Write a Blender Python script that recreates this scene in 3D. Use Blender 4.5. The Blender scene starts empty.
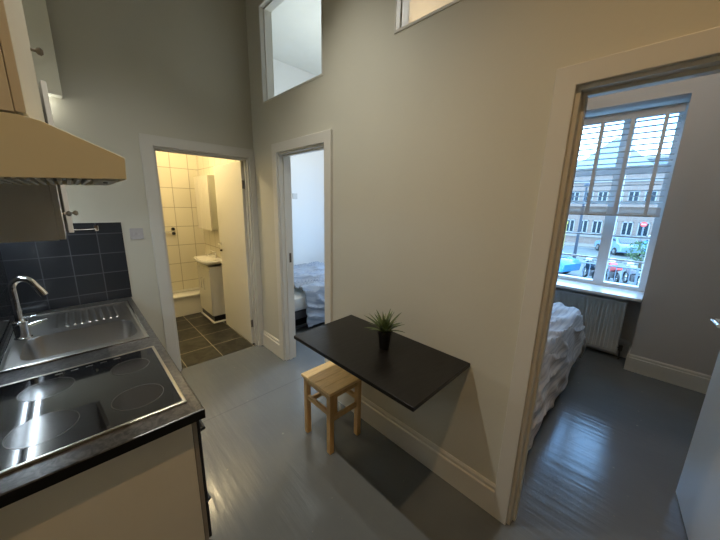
import bpy, bmesh, math, random
from mathutils import Vector, Matrix, noise
random.seed(7)
PI = math.pi
S = bpy.context.scene
C = S.collection

# ------------------------------------------------------------------ camera
F, yaw, pit, rol = 294.93, 0.77445342, 0.21798472, 0.02136234
fw = Vector((math.sin(yaw)*math.cos(pit), math.cos(yaw)*math.cos(pit), -math.sin(pit)))
rt = Vector((math.cos(yaw), -math.sin(yaw), 0)); up = rt.cross(fw)
rt2 = rt*math.cos(rol) + up*math.sin(rol); up2 = up*math.cos(rol) - rt*math.sin(rol)
cd = bpy.data.cameras.new('camera'); cam = bpy.data.objects.new('camera', cd); C.objects.link(cam)
cd.sensor_width = 36; cd.lens = F/720*36; cd.clip_start = .02; cd.clip_end = 500
M = Matrix((rt2, up2, -fw)).transposed().to_4x4(); M.translation = Vector((0, 0, 1.55))
cam.matrix_world = M
S.camera = cam

# ------------------------------------------------------------------ light
S.view_settings.view_transform = 'Standard'; S.view_settings.look = 'None'
S.view_settings.gamma = 1; S.view_settings.use_curve_mapping = False
S.view_settings.exposure = -0.2
w = bpy.data.worlds.new('world'); S.world = w; w.use_nodes = True
nt = w.node_tree; nt.nodes.clear()
out = nt.nodes.new('ShaderNodeOutputWorld'); bg = nt.nodes.new('ShaderNodeBackground')
tc = nt.nodes.new('ShaderNodeTexCoord'); mp = nt.nodes.new('ShaderNodeMapping'); mp.inputs['Scale'].default_value = (1, 1, 3)
nz = nt.nodes.new('ShaderNodeTexNoise'); nz.inputs['Scale'].default_value = 2.2; nz.inputs['Detail'].default_value = 5
cr = nt.nodes.new('ShaderNodeValToRGB')
cr.color_ramp.elements[0].position = .42; cr.color_ramp.elements[0].color = (.24, .52, 1.0, 1)
cr.color_ramp.elements[1].position = .60; cr.color_ramp.elements[1].color = (.52, .79, 1.0, 1)
nt.links.new(tc.outputs['Generated'], mp.inputs[0]); nt.links.new(mp.outputs[0], nz.inputs['Vector'])
nt.links.new(nz.outputs['Fac'], cr.inputs[0]); nt.links.new(cr.outputs[0], bg.inputs[0])
bg.inputs[1].default_value = 10.5
nt.links.new(bg.outputs[0], out.inputs[0])

def lamp(name, kind, loc, power, color, radius=.02, spot=None, blend=.6, aim=None, size=None):
    d = bpy.data.lights.new(name, kind); d.energy = power; d.color = color
    if kind in ('POINT', 'SPOT'): d.shadow_soft_size = radius
    if kind == 'SPOT': d.spot_size = math.radians(spot); d.spot_blend = blend
    if kind == 'AREA': d.shape = 'RECTANGLE'; d.size, d.size_y = size
    o = bpy.data.objects.new(name, d); C.objects.link(o); o.location = loc
    if aim is not None: o.rotation_euler = (Vector(aim)-Vector(loc)).to_track_quat('-Z', 'Y').to_euler()
    return o
CEIL = 3.6
lamp('ceiling_spot_warm', 'SPOT', (.34, .04, 3.4), 78, (1, .64, .30), .02, 118, 1)
lamp('ceiling_spot_neutral', 'SPOT', (.34, 1.44, 3.4), 112, (1, .97, .88), .02, 118, 1)
lamp('ceiling_spot_side', 'SPOT', (.93, 1.49, 3.4), 48, (1, .97, .88), .02, 78, 1)
lamp('bathroom_lamp', 'POINT', (.70, 3.75, 2.45), 44, (1, .78, .43), .08)
lamp('cabinet_top_lamp', 'POINT', (-.05, 2.86, 2.15), .6, (1, .98, .88), .02)
lamp('bedroom_fill_up', 'SPOT', (2.5, 1.1, 2.6), 50, (1, .70, .36), .06, 100, .6, aim=(2.5, 1.66, 3.4))  # added fill, warms the wall seen through the second high window
lamp('bedroom_fill', 'POINT', (2.5, .2, 3.3), 18, (1, .90, .78), .10)  # added warm fill to lift the dim, blue bedroom
lamp('back_bedroom_fill', 'POINT', (2.7, 2.7, 2.5), 54, (1, 1, .93), .1)  # added fill out of sight, brightens the view through the first high window

# ------------------------------------------------------------------ materials
MC = {}
def mat(name, col, rough=.5, metal=0, bump=0, bscale=40, var=0, vscale=6, spec=None, coat=0, emit=None, trans=0, ior=None, stretch=(1, 1, 1), sheen=0):
    if name in MC: return MC[name]
    m = bpy.data.materials.new(name); m.use_nodes = True
    n = m.node_tree; b = n.nodes['Principled BSDF']
    b.inputs['Base Color'].default_value = (*col, 1); b.inputs['Roughness'].default_value = rough
    b.inputs['Metallic'].default_value = metal
    if spec is not None: b.inputs['Specular IOR Level'].default_value = spec
    if coat: b.inputs['Coat Weight'].default_value = coat; b.inputs['Coat Roughness'].default_value = .08
    if sheen: b.inputs['Sheen Weight'].default_value = sheen
    if trans: b.inputs['Transmission Weight'].default_value = trans
    if ior: b.inputs['IOR'].default_value = ior
    if emit: b.inputs['Emission Color'].default_value = (*emit[0], 1); b.inputs['Emission Strength'].default_value = emit[1]
    t = n.nodes.new('ShaderNodeTexCoord'); mpn = n.nodes.new('ShaderNodeMapping'); mpn.inputs['Scale'].default_value = stretch
    n.links.new(t.outputs['Object'], mpn.inputs[0])
    if var:
        z = n.nodes.new('ShaderNodeTexNoise'); z.inputs['Scale'].default_value = vscale; z.inputs['Detail'].default_value = 4
        n.links.new(mpn.outputs[0], z.inputs['Vector'])
        r = n.nodes.new('ShaderNodeValToRGB')
        r.color_ramp.elements[0].position = .3; r.color_ramp.elements[1].position = .7
        r.color_ramp.elements[0].color = (*[c*(1-var) for c in col], 1); r.color_ramp.elements[1].color = (*[min(1, c*(1+var)) for c in col], 1)
        n.links.new(z.outputs['Fac'], r.inputs[0]); n.links.new(r.outputs[0], b.inputs['Base Color'])
    if bump:
        z = n.nodes.new('ShaderNodeTexNoise'); z.inputs['Scale'].default_value = bscale; z.inputs['Detail'].default_value = 3
        n.links.new(mpn.outputs[0], z.inputs['Vector'])
        bp = n.nodes.new('ShaderNodeBump'); bp.inputs['Strength'].default_value = bump; bp.inputs['Distance'].default_value = .01
        n.links.new(z.outputs['Fac'], bp.inputs['Height']); n.links.new(bp.outputs[0], b.inputs['Normal'])
    MC[name] = m
    return m

def tilemat(name, axes, w, h, off, c1, c2, cm, mort, rough=.15, noisy=0, bump=.3):
    """grid of tiles laid on world axes (u, v)"""
    m = bpy.data.materials.new(name); m.use_nodes = True; n = m.node_tree; b = n.nodes['Principled BSDF']
    g = n.nodes.new('ShaderNodeNewGeometry'); sp = n.nodes.new('ShaderNodeSeparateXYZ'); cb = n.nodes.new('ShaderNodeCombineXYZ')
    n.links.new(g.outputs['Position'], sp.inputs[0])
    for i, a in enumerate(axes):
        ad = n.nodes.new('ShaderNodeMath'); ad.operation = 'ADD'; ad.inputs[1].default_value = off[i]
        n.links.new(sp.outputs['XYZ'.index(a)], ad.inputs[0]); n.links.new(ad.outputs[0], cb.inputs[i])
    br = n.nodes.new('ShaderNodeTexBrick'); br.offset = 0; br.squash = 1
    n.links.new(cb.outputs[0], br.inputs['Vector'])
    br.inputs['Scale'].default_value = 1; br.inputs['Brick Width'].default_value = w; br.inputs['Row Height'].default_value = h
    br.inputs['Mortar Size'].default_value = mort; br.inputs['Mortar Smooth'].default_value = .1
    br.inputs['Color1'].default_value = (*c1, 1); br.inputs['Color2'].default_value = (*c2, 1); br.inputs['Mortar'].default_value = (*cm, 1)
    if noisy:
        z = n.nodes.new('ShaderNodeTexNoise'); z.inputs['Scale'].default_value = 9; z.inputs['Detail'].default_value = 8; z.inputs['Distortion'].default_value = 1.2
        n.links.new(g.outputs['Position'], z.inputs['Vector'])
        r = n.nodes.new('ShaderNodeValToRGB'); r.color_ramp.elements[0].position = .35; r.color_ramp.elements[1].position = .7
        r.color_ramp.elements[0].color = (*c1, 1); r.color_ramp.elements[1].color = (*[c*(1+noisy) for c in c2], 1)
        n.links.new(z.outputs['Fac'], r.inputs[0]); n.links.new(r.outputs[0], br.inputs['Color1']); n.links.new(r.outputs[0], br.inputs['Color2'])
    n.links.new(br.outputs['Color'], b.inputs['Base Color'])
    bp = n.nodes.new('ShaderNodeBump'); bp.invert = True; bp.inputs['Strength'].default_value = bump; bp.inputs['Distance'].default_value = .004
    n.links.new(br.outputs['Fac'], bp.inputs['Height']); n.links.new(bp.outputs[0], b.inputs['Normal'])
    b.inputs['Roughness'].default_value = rough
    return m

wallm = mat('wall_paint', (.57, .55, .46), .55, bump=.06, bscale=60, var=.02, vscale=2)
ceilm = mat('ceiling_paint', (.82, .82, .78), .8, var=.02)
unseen = mat('low_bounce_brown', (.16, .13, .10), .8, var=.1)  # kept dark so the unseen wall and ceiling bounce less light
bedwall = mat('bedroom_paint', (.52, .50, .48), .6, bump=.05, bscale=60, var=.02, vscale=2)
glossw = mat('gloss_white', (.64, .62, .56), .3)
doorw = mat('door_white', (.74, .71, .62), .35, bump=.03, bscale=20)

def floor_material():
    m = bpy.data.materials.new('grey_floor_paint'); m.use_nodes = True; n = m.node_tree; b = n.nodes['Principled BSDF']
    g = n.nodes.new('ShaderNodeNewGeometry')
    z = n.nodes.new('ShaderNodeTexNoise'); z.inputs['Scale'].default_value = 1.6; z.inputs['Detail'].default_value = 7
    n.links.new(g.outputs['Position'], z.inputs['Vector'])
    r = n.nodes.new('ShaderNodeValToRGB'); r.color_ramp.elements[0].position = .3; r.color_ramp.elements[1].position = .72
    r.color_ramp.elements[0].color = (.118, .132, .143, 1); r.color_ramp.elements[1].color = (.152, .170, .183, 1)
    n.links.new(z.outputs['Fac'], r.inputs[0])
    # joints between the painted boards
    br = n.nodes.new('ShaderNodeTexBrick'); br.offset = .35; br.inputs['Scale'].default_value = 1
    mp = n.nodes.new('ShaderNodeMapping'); mp.inputs['Location'].default_value = (7, -2.08+6, 0)
    n.links.new(g.outputs['Position'], mp.inputs[0]); n.links.new(mp.outputs[0], br.inputs['Vector'])
    br.inputs['Brick Width'].default_value = 30; br.inputs['Row Height'].default_value = 6
    br.inputs['Mortar Size'].default_value = .0035; br.inputs['Mortar Smooth'].default_value = .6
    mx = n.nodes.new('ShaderNodeMixRGB'); mx.inputs[2].default_value = (.08, .085, .085, 1)
    n.links.new(br.outputs['Fac'], mx.inputs[0]); n.links.new(r.outputs[0], mx.inputs[1])
    # specks and chips
    v = n.nodes.new('ShaderNodeTexNoise'); v.inputs['Scale'].default_value = 24; v.inputs['Detail'].default_value = 2
    n.links.new(g.outputs['Position'], v.inputs['Vector'])
    r2 = n.nodes.new('ShaderNodeValToRGB'); r2.color_ramp.elements[0].position = .72; r2.color_ramp.elements[1].position = .78
    n.links.new(v.outputs['Fac'], r2.inputs[0])
    mx2 = n.nodes.new('ShaderNodeMixRGB'); mx2.inputs[2].default_value = (.25, .26, .25, 1)
    n.links.new(r2.outputs[0], mx2.inputs[0]); n.links.new(mx.outputs[0], mx2.inputs[1])
    n.links.new(mx2.outputs[0], b.inputs['Base Color'])
    # long brush marks
    m2 = n.nodes.new('ShaderNodeMapping'); m2.inputs['Scale'].default_value = (26, 2.5, 3); m2.inputs['Rotation'].default_value = (0, 0, .12)
    n.links.new(g.outputs['Position'], m2.inputs[0])
    st = n.nodes.new('ShaderNodeTexNoise'); st.inputs['Scale'].default_value = 1.0; st.inputs['Detail'].default_value = 5
    n.links.new(m2.outputs[0], st.inputs['Vector'])
    bp = n.nodes.new('ShaderNodeBump'); bp.inputs['Strength'].default_value = .22; bp.inputs['Distance'].default_value = .01
    n.links.new(st.outputs['Fac'], bp.inputs['Height']); n.links.new(bp.outputs[0], b.inputs['Normal'])
    b.inputs['Roughness'].default_value = .18; b.inputs['Specular IOR Level'].default_value = .7
    return m
floorm = floor_material()
btile_floor = tilemat('bathroom_floor_tile', 'XY', .33, .33, (.05, .04), (.009, .009, .007), (.035, .033, .025), (.36, .33, .24), .004, .3, noisy=.5)
btile_far = tilemat('bathroom_tile_far', 'XZ', .21, .255, (.018, .068), (.76, .71, .56), (.72, .67, .52), (.42, .37, .26), .004, .2)
btile_side = tilemat('bathroom_tile_side', 'YZ', .21, .255, (.02, .068), (.76, .71, .56), (.72, .67, .52), (.42, .37, .26), .004, .2)
ktile = tilemat('kitchen_tile_back', 'XZ', .157, .148, (.03+.157, -.856+.148*8), (.027, .029, .033), (.033, .035, .040), (.075, .08, .09), .003, .10)
ktile_s = tilemat('kitchen_tile_side', 'YZ', .157, .148, (0, -.856+.148*8), (.027, .029, .033), (.033, .035, .040), (.075, .08, .09), .003, .10)
chrome = mat('chrome', (.82, .82, .82), .08, 1)
steel = mat('brushed_steel', (.52, .50, .47), .33, 1, bump=.05, bscale=30, stretch=(1, 20, 1))
warm_lit_cab = mat('cabinet_warm_tint', (.62, .55, .42), .4, var=.02)  # warm lamp light tinted into the colour of the cabinet above the hood
white_cab = mat('cabinet_white', (.66, .63, .57), .35, var=.02)
panelm = mat('end_panel_cream', (.80, .75, .63), .45, var=.02)
hoodm = mat('hood_cream', (.66, .60, .42), .45)
black = mat('black_plastic', (.01, .01, .01), .35)
dark = mat('dark_gap', (.02, .018, .015), .7)

def worktop_material():
    m = mat('worktop_slate', (.03, .03, .031), .28, bump=.05, bscale=90)
    n = m.node_tree; b = n.nodes['Principled BSDF']
    g = n.nodes.new('ShaderNodeNewGeometry'); z = n.nodes.new('ShaderNodeTexNoise'); z.inputs['Scale'].default_value = 28; z.inputs['Detail'].default_value = 8; z.inputs['Distortion'].default_value = 2
    n.links.new(g.outputs['Position'], z.inputs['Vector'])
    r = n.nodes.new('ShaderNodeValToRGB'); r.color_ramp.elements[0].position = .38; r.color_ramp.elements[1].position = .68
    r.color_ramp.elements[0].color = (.028, .027, .026, 1); r.color_ramp.elements[1].color = (.11, .103, .097, 1)
    n.links.new(z.outputs['Fac'], r.inputs[0]); n.links.new(r.outputs[0], b.inputs['Base Color'])
    return m
worktopm = worktop_material()

# ------------------------------------------------------------------ mesh helpers
class MB:
    def __init__(self): self.bm = bmesh.new()
    def box(self, x0, x1, y0, y1, z0, z1, bev=0, T=None, seg=2):
        if x0 > x1: x0, x1 = x1, x0
        if y0 > y1: y0, y1 = y1, y0
        if z0 > z1: z0, z1 = z1, z0
        r = bmesh.ops.create_cube(self.bm, size=1)['verts']
        for v in r: v.co = Vector(((x0+x1)/2+v.co.x*(x1-x0), (y0+y1)/2+v.co.y*(y1-y0), (z0+z1)/2+v.co.z*(z1-z0)))
        vs = r
        if bev:
            es = list({e for v in r for e in v.link_edges})
            res = bmesh.ops.bevel(self.bm, geom=es, offset=bev, segments=seg, profile=.5, affect='EDGES')
            vs = list({v for f in res['faces'] for v in f.verts} | {v for v in r if v.is_valid})
        if T: 
            for v in vs: v.co = T @ v.co
        return self
    def prism(self, pts, axis, a, b, bev=0, T=None):
        """extrude 2-D outline pts along axis from a to b"""
        def P(p, t):
            return Vector((t, p[0], p[1])) if axis == 'X' else Vector((p[0], t, p[1])) if axis == 'Y' else Vector((p[0], p[1], t))
        A = [self.bm.verts.new(P(p, a)) for p in pts]; B = [self.bm.verts.new(P(p, b)) for p in pts]
        fs = [self.bm.faces.new(A), self.bm.faces.new(B[::-1])]
        n = len(pts)
        for i in range(n): fs.append(self.bm.faces.new((A[i], B[i], B[(i+1) % n], A[(i+1) % n])))
        bmesh.ops.recalc_face_normals(self.bm, faces=fs)
        vs = A+B
        if bev:
            es = list({e for f in fs for e in f.edges})
            res = bmesh.ops.bevel(self.bm, geom=es, offset=bev, segments=2, profile=.5, affect='EDGES')
            vs = list({v for f in res['faces'] for v in f.verts} | {v for v in vs if v.is_valid})
        if T:
            for v in vs: v.co = T @ v.co
        return self
    def tube(self, pts, r, n=10, cap=True, T=None):
        pts = [Vector(p) for p in pts]; rr = r if isinstance(r, (list, tuple)) else [r]*len(pts)
        rings = []; prev = None
        for i, p in enumerate(pts):
            t = (pts[min(i+1, len(pts)-1)]-pts[max(i-1, 0)]).normalized()
            if prev is None:
                a = Vector((0, 0, 1)) if abs(t.z) < .9 else Vector((1, 0, 0)); u = t.cross(a).normalized()
            else: u = (prev-t*prev.dot(t)).normalized()
            prev = u; v = t.cross(u)
            ring = []
            for k in range(n):
                q = p+(u*math.cos(2*PI*k/n)+v*math.sin(2*PI*k/n))*rr[i]
                ring.append(self.bm.verts.new(T @ q if T else q))
            rings.append(ring)
        for i in range(len(rings)-1):
            for k in range(n): self.bm.faces.new((rings[i][k], rings[i][(k+1) % n], rings[i+1][(k+1) % n], rings[i+1][k]))
        if cap: self.bm.faces.new(rings[0][::-1]); self.bm.faces.new(rings[-1])
        return self
    def lathe(self, prof, c, n=24, axis='Z', T=None, closed=False):
        """prof: (r, h) list"""
        rings = []
        for r, h in prof:
            ring = []
            for k in range(n):
                a = 2*PI*k/n; x, y = r*math.cos(a), r*math.sin(a)
                q = Vector((x, y, h)) if axis == 'Z' else Vector((h, x, y)) if axis == 'X' else Vector((x, h, y))
                q += Vector(c); ring.append(self.bm.verts.new(T @ q if T else q))
            rings.append(ring)
        for i in range(len(rings)-1):
            for k in range(n): self.bm.faces.new((rings[i][k], rings[i][(k+1) % n], rings[i+1][(k+1) % n], rings[i+1][k]))
        if not closed: self.bm.faces.new(rings[0][::-1]); self.bm.faces.new(rings[-1])
        bmesh.ops.recalc_face_normals(self.bm, faces=[f for f in self.bm.faces])
        return self
    def grid(self, P, nu, nv, thick=None):
        vs = [[self.bm.verts.new(P(i/nu, j/nv)) for j in range(nv+1)] for i in range(nu+1)]
        for i in range(nu):
            for j in range(nv): self.bm.faces.new((vs[i][j], vs[i+1][j], vs[i+1][j+1], vs[i][j+1]))
        return self
    def build(self, name, m, parent=None, smooth=False, solid=0, recalc=True):
        if recalc: bmesh.ops.recalc_face_normals(self.bm, faces=self.bm.faces)
        me = bpy.data.meshes.new(name)
        if parent is not None: org = wloc(parent)
        else:
            xs = [v.co for v in self.bm.verts]
            org = Vector(((min(v.x for v in xs)+max(v.x for v in xs))/2, (min(v.y for v in xs)+max(v.y for v in xs))/2, min(v.z for v in xs)))
        for v in self.bm.verts: v.co -= org
        self.bm.to_mesh(me); self.bm.free()
        o = bpy.data.objects.new(name, me); C.objects.link(o)
        if parent is not None: o.parent = parent
        else: o.location = org
        me.materials.append(m)
        if smooth:
            me.shade_smooth()
            try: me.set_sharp_from_angle(angle=math.radians(40))
            except Exception: pass
        if solid:
            md = o.modifiers.new('solid', 'SOLIDIFY'); md.thickness = solid; md.offset = 0
        return o
def wloc(o):
    p = Vector((0, 0, 0))
    while o: p += o.location; o = o.parent
    return p
def tag(o, label, cat, group=None, kind=None):
    o['label'] = label; o['category'] = cat
    if group: o['group'] = group
    if kind: o['kind'] = kind
    return o
def thing(name, loc, label, cat, group=None):
    o = bpy.data.objects.new(name, None); C.objects.link(o); o.location = loc; o.empty_display_size = .1
    return tag(o, label, cat, group)
def struct(o):
    o['kind'] = 'structure'; return o
def duptree(o, loc, label, rz=0, sc=None, mats=None):
    c = o.copy(); C.objects.link(c); c.location = loc; c.rotation_euler = (0, 0, rz); c['label'] = label
    if sc: c.scale = (sc, sc, sc)
    for ch in list(o.children):
        d = ch.copy(); C.objects.link(d); d.parent = c
        for g in ch.children:
            e = g.copy(); C.objects.link(e); e.parent = d
    return c
def wall(name, m, axis, t0, t1, u0, u1, z0, z1, holes):
    """wall slab at axis in [t0,t1], spanning u, z with rectangular holes (u0,u1,z0,z1)"""
    us = sorted({u0, u1, *[h[0] for h in holes], *[h[1] for h in holes]}); zs = sorted({z0, z1, *[h[2] for h in holes], *[h[3] for h in holes]})
    nu, nz_ = len(us)-1, len(zs)-1
    def solid(i, j):
        if i < 0 or j < 0 or i >= nu or j >= nz_: return False
        cu, cz = (us[i]+us[i+1])/2, (zs[j]+zs[j+1])/2
        return not any(h[0] < cu < h[1] and h[2] < cz < h[3] for h in holes)
    b = MB(); bm = b.bm; cache = {}
    def V(t, u, z):
        k = (t, u, z)
        if k not in cache: cache[k] = bm.verts.new((t, u, z) if axis == 'X' else (u, t, z))
        return cache[k]
    for i in range(nu):
        for j in range(nz_):
            if not solid(i, j): continue
            a, c, d, e = us[i], us[i+1], zs[j], zs[j+1]
            bm.faces.new((V(t0, a, d), V(t0, c, d), V(t0, c, e), V(t0, a, e)))
            bm.faces.new((V(t1, a, d), V(t1, a, e), V(t1, c, e), V(t1, c, d)))
            if not solid(i-1, j): bm.faces.new((V(t0, a, d), V(t0, a, e), V(t1, a, e), V(t1, a, d)))
            if not solid(i+1, j): bm.faces.new((V(t0, c, d), V(t1, c, d), V(t1, c, e), V(t0, c, e)))
            if not solid(i, j-1): bm.faces.new((V(t0, a, d), V(t1, a, d), V(t1, c, d), V(t0, c, d)))
            if not solid(i, j+1): bm.faces.new((V(t0, a, e), V(t0, c, e), V(t1, c, e), V(t1, a, e)))
    return struct(b.build(name, m))

# ------------------------------------------------------------------ shell
XR, XR2, YB, YB2 = 1.372, 1.485, 2.92, 3.02
struct(MB().box(-.45, 4.5, -2.1, 2.955, -.1, 0).build('floor', floorm))
struct(MB().box(XR, 4.5, 2.955, 4.7, -.1, 0).build('floor', floorm))
struct(MB().box(-.45, XR, 2.955, 4.75, -.1, .002).build('floor', btile_floor))
struct(MB().box(-.5, XR, -2.2, 5.0, CEIL, CEIL+.1).build('ceiling', unseen))
struct(MB().box(XR, 4.5, -2.2, 5.0, CEIL, CEIL+.1).build('ceiling', ceilm))
DR = (-.42, .307, 0, 1.98); D1 = (1.774, 2.452, 0, 1.972)
W1 = (1.806, 2.676, 2.41, 3.15); W2 = (.30, 1.176, 2.443, 3.15)
wall('wall_right', wallm, 'X', XR, XR2, -2.0, 4.75, 0, CEIL, [DR, D1, W1, W2])
wall('wall_back', wallm, 'Y', YB, YB2, -.35, XR, 0, CEIL, [(.541, 1.318, 0, 1.966)])
wall('wall_left', wallm, 'X', -.45, -.35, -2.0, 4.75, 0, CEIL, [])
wall('wall_front', unseen, 'Y', -2.1, -2.0, -.45, 4.5, 0, CEIL, [])
wall('wall_bathroom_far', btile_far, 'Y', 4.65, 4.75, -.35, XR, 0, CEIL, [])
struct(MB().box(XR-.012, XR, YB2, 4.65, 0, 2.7).build('wall_bathroom_side', btile_side))
struct(MB().box(-.35, XR-.012, YB2, 4.65, 2.7, 2.76).build('ceiling_bathroom', ceilm))
# facade wall with the window recess of each bedroom
wall('wall_facade', bedwall, 'X', 3.79, 4.13, -2.0, 4.75, 0, CEIL, [(.039, 1.55, 0, 2.5), (2.2, 3.7, .72, 2.5)])
wall('wall_under_window', bedwall, 'X', 4.10, 4.2, .039, 1.55, 0, 2.5, [(.05, 1.54, .74, 2.49)])
wall('wall_between_bedrooms', bedwall, 'Y', 1.66, 1.75, XR2, 3.79, 0, CEIL, [])
wall('wall_bedroom_far', mat('white_paint', (.74, .75, .76), .6), 'Y', 4.4, 4.5, XR2, 3.79, 0, CEIL, [])

# ---- skirting boards
def skirt(name, axis, t, sgn, a, b, m=glossw, h=.175, th=.018):
    pts = [(t, 0), (t+sgn*th, 0), (t+sgn*th, h*.80), (t+sgn*th*.55, h*.83), (t+sgn*th*.6, h*.93), (t+sgn*th*.25, h), (t, h)]
    b_ = MB()
    if axis == 'X': b_.prism(pts, 'Y', a, b)
    else:
        b_.prism([(p[0], p[1]) for p in pts], 'X', a, b)
    return struct(b_.build(name, m))
skirt('baseboard_right', 'X', XR, -1, .375, 1.688)
skirt('baseboard_right_far', 'X', XR, -1, 2.527, YB)
skirt('baseboard_right_near', 'X', XR, -1, -2, -.49)
skirt('baseboard_back', 'Y', YB, -1, .25, .467)
skirt('baseboard_facade', 'X', 3.79, -1, -2, .039, glossw, .17)
skirt('baseboard_recess_side', 'Y', .039, 1, 3.772, 4.10, glossw, .17)
skirt('baseboard_recess', 'X', 4.10, -1, .057, 1.55, bedwall, .2)
skirt('baseboard_bedroom', 'X', XR2, 1, .375, 1.66)

# ---- door linings and casings
def casing(name, axis, t, t2, u0, u1, z1, cw=.075, th=.02, umax=None, m=glossw):
    """lining in the opening and architrave frames on the near face"""
    b = MB(); o1 = u1+cw if umax is None else umax
    def U(ta, tb, ua, ub, zb, va, vb, za, bev=0):
        # an arch: outer ua..ub up to zb, inner va..vb up to za
        b.prism([(ua, 0), (va, 0), (va, za), (vb, za), (vb, 0), (ub, 0), (ub, zb), (ua, zb)], axis, ta, tb, bev)
    U(t-th, t, u0-cw, o1, z1+cw, u0, u1, z1, .003)
    if axis == 'X': U(t2, t2+th, u0-cw, o1, z1+cw, u0-.012, u1+.012, z1+.012, .003)
    U(t-.002, t2+.002, u0-.001, u1+.001, z1+.001, u0+.014, u1-.014, z1-.014)
    c = (t+t2)/2-.02
    U(c, c+.03, u0+.0135, u1-.0135, z1-.0135, u0+.026, u1-.026, z1-.026, .002)
    return struct(b.build(name, m))
casing('trim_1', 'X', XR, XR2, DR[0], DR[1], DR[3], .07)
casing('trim_2', 'X', XR, XR2, D1[0], D1[1], D1[3], .076)
casing('trim_3', 'Y', YB, YB2, .541, 1.318, 1.966, .08, umax=1.371)
# latch plate on the lining of the middle doorway
MB().box(1.43, 1.462, 2.428, 2.436, 1.0, 1.09, .002).build('strike_plate', mat('aged_brass', (.10, .08, .06), .35, 1), bpy.data.objects['trim_2'])

# ---- high internal windows
glassm = mat('window_glass', (1, 1, 1), 0.02, trans=1, ior=1.0, spec=.3)
def pane_material():
    m = bpy.data.materials.new('thin_glass'); m.use_nodes = True; n = m.node_tree
    n.nodes.remove(n.nodes['Principled BSDF']); o = n.nodes['Material Output']
    t = n.nodes.new('ShaderNodeBsdfTransparent'); t.inputs[0].default_value = (.93, .96, .97, 1)
    g = n.nodes.new('ShaderNodeBsdfGlossy'); g.inputs['Roughness'].default_value = .02
    fr = n.nodes.new('ShaderNodeFresnel'); fr.inputs[0].default_value = 1.25
    mx = n.nodes.new('ShaderNodeMixShader'); gg = n.nodes.new('ShaderNodeNewGeometry'); ml = n.nodes.new('ShaderNodeMath'); ml.operation = 'SUBTRACT'; ml.use_clamp = True
    n.links.new(fr.outputs[0], ml.inputs[0]); n.links.new(gg.outputs['Backfacing'], ml.inputs[1]); n.links.new(ml.outputs[0], mx.inputs[0]); n.links.new(t.outputs[0], mx.inputs[1]); n.links.new(g.outputs[0], mx.inputs[2])
    n.links.new(mx.outputs[0], o.inputs[0]); return m
panem = pane_material()
for k, W in ((1, W1), (2, W2)):
    f = .008
    o = wall('window_%d' % k, glossw, 'X', XR-.004, XR+.10, W[0]-.004, W[1]+.004, W[2]-.004, W[3]+.004, [(W[0]+f, W[1]-f, W[2]+.008, W[3]-f)])
    q = wall('rebate', glossw, 'X', XR+.035, XR+.05, W[0]+f, W[1]-f, W[2]+.008, W[3]-f, [(W[0]+f+.006, W[1]-f-.006, W[2]+.014, W[3]-f-.01)])
    q.parent = o; q.location = q.location-o.location; del q['kind']
    MB().box(XR+.040, XR+.045, W[0]+f, W[1]-f, W[2]+.009, W[3]-f).build('pane', panem, o)

# ---- kitchen wall tiling
struct(MB().box(-.35, .277, YB-.008, YB, .784, 1.38).build('trim_4', ktile))
struct(MB().box(-.35, -.342, 1.1, YB-.008, .784, 1.372).build('trim_5', ktile_s))
# boxed-in duct in the corner, from above the cabinets to the ceiling
struct(MB().box(-.35, .074, 2.835, YB, 2.19, CEIL, .003).build('trim_6', mat('duct_cream', (.86, .84, .70), .5, var=.02)))

# ------------------------------------------------------------------ kitchen
ZT = .784
# base units: end panel + carcass + doors
bu = thing('base_cabinet', (-.05, 1.16, 0), 'base cabinet under the hob with a plain cream end panel facing the room', 'cabinet')
MB().box(-.345, .232, 1.16, 1.178, 0, .743, .001).build('end_panel', panelm, bu)
MB().box(-.34, .23, 1.18, 1.80, .1, .742).build('carcass', white_cab, bu)
MB().box(-.34, .19, 1.18, 1.80, 0, .1).build('plinth', dark, bu)
ov = thing('built_in_appliance', (.245, 1.48, .1), 'black-fronted appliance door seen edge-on beside the cream end panel', 'appliance')
MB().box(.2335, .250, 1.162, 1.798, .105, .745, .002).build('door_frame', mat('frame_taupe', (.32, .28, .23), .4), ov)
fr = mat('front_black', (.008, .008, .008), .4)
MB().box(.2505, .2615, 1.163, 1.797, .305, .735, .002).build('upper_front', fr, ov)
MB().box(.2505, .2615, 1.163, 1.797, .11, .297, .002).build('lower_front', fr, ov)
MB().tube([(.26, 1.19, .635), (.278, 1.19, .635), (.278, 1.77, .635), (.26, 1.77, .635)], .009, 8).build('handle', black, ov, True)
MB().tube([(.26, 1.19, .28), (.272, 1.19, .28), (.272, 1.77, .28), (.26, 1.77, .28)], .007, 8).build('handle', black, ov, True)
bu = thing('base_cabinet', (-.05, 2.35, 0), 'white base cabinet under the steel sink', 'cabinet')
MB().box(-.34, .215, 1.802, 2.90, .1, .60).build('carcass', white_cab, bu)
MB().box(.2, .215, 1.802, 2.90, .60, .743).build('rail', white_cab, bu)
MB().box(-.34, .19, 1.802, 2.90, 0, .1).build('plinth', dark, bu)
for y0, y1, hy in ((1.805, 2.345, 2.31), (2.35, 2.895, 2.385)):
    d = MB().box(.217, .235, y0, y1, .105, .735, .002).build('door', white_cab, bu)
    MB().tube([(.235, hy, .60), (.257, hy, .60), (.257, hy, .70), (.235, hy, .70)], .006, 8).build('handle', black, d, True)

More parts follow.
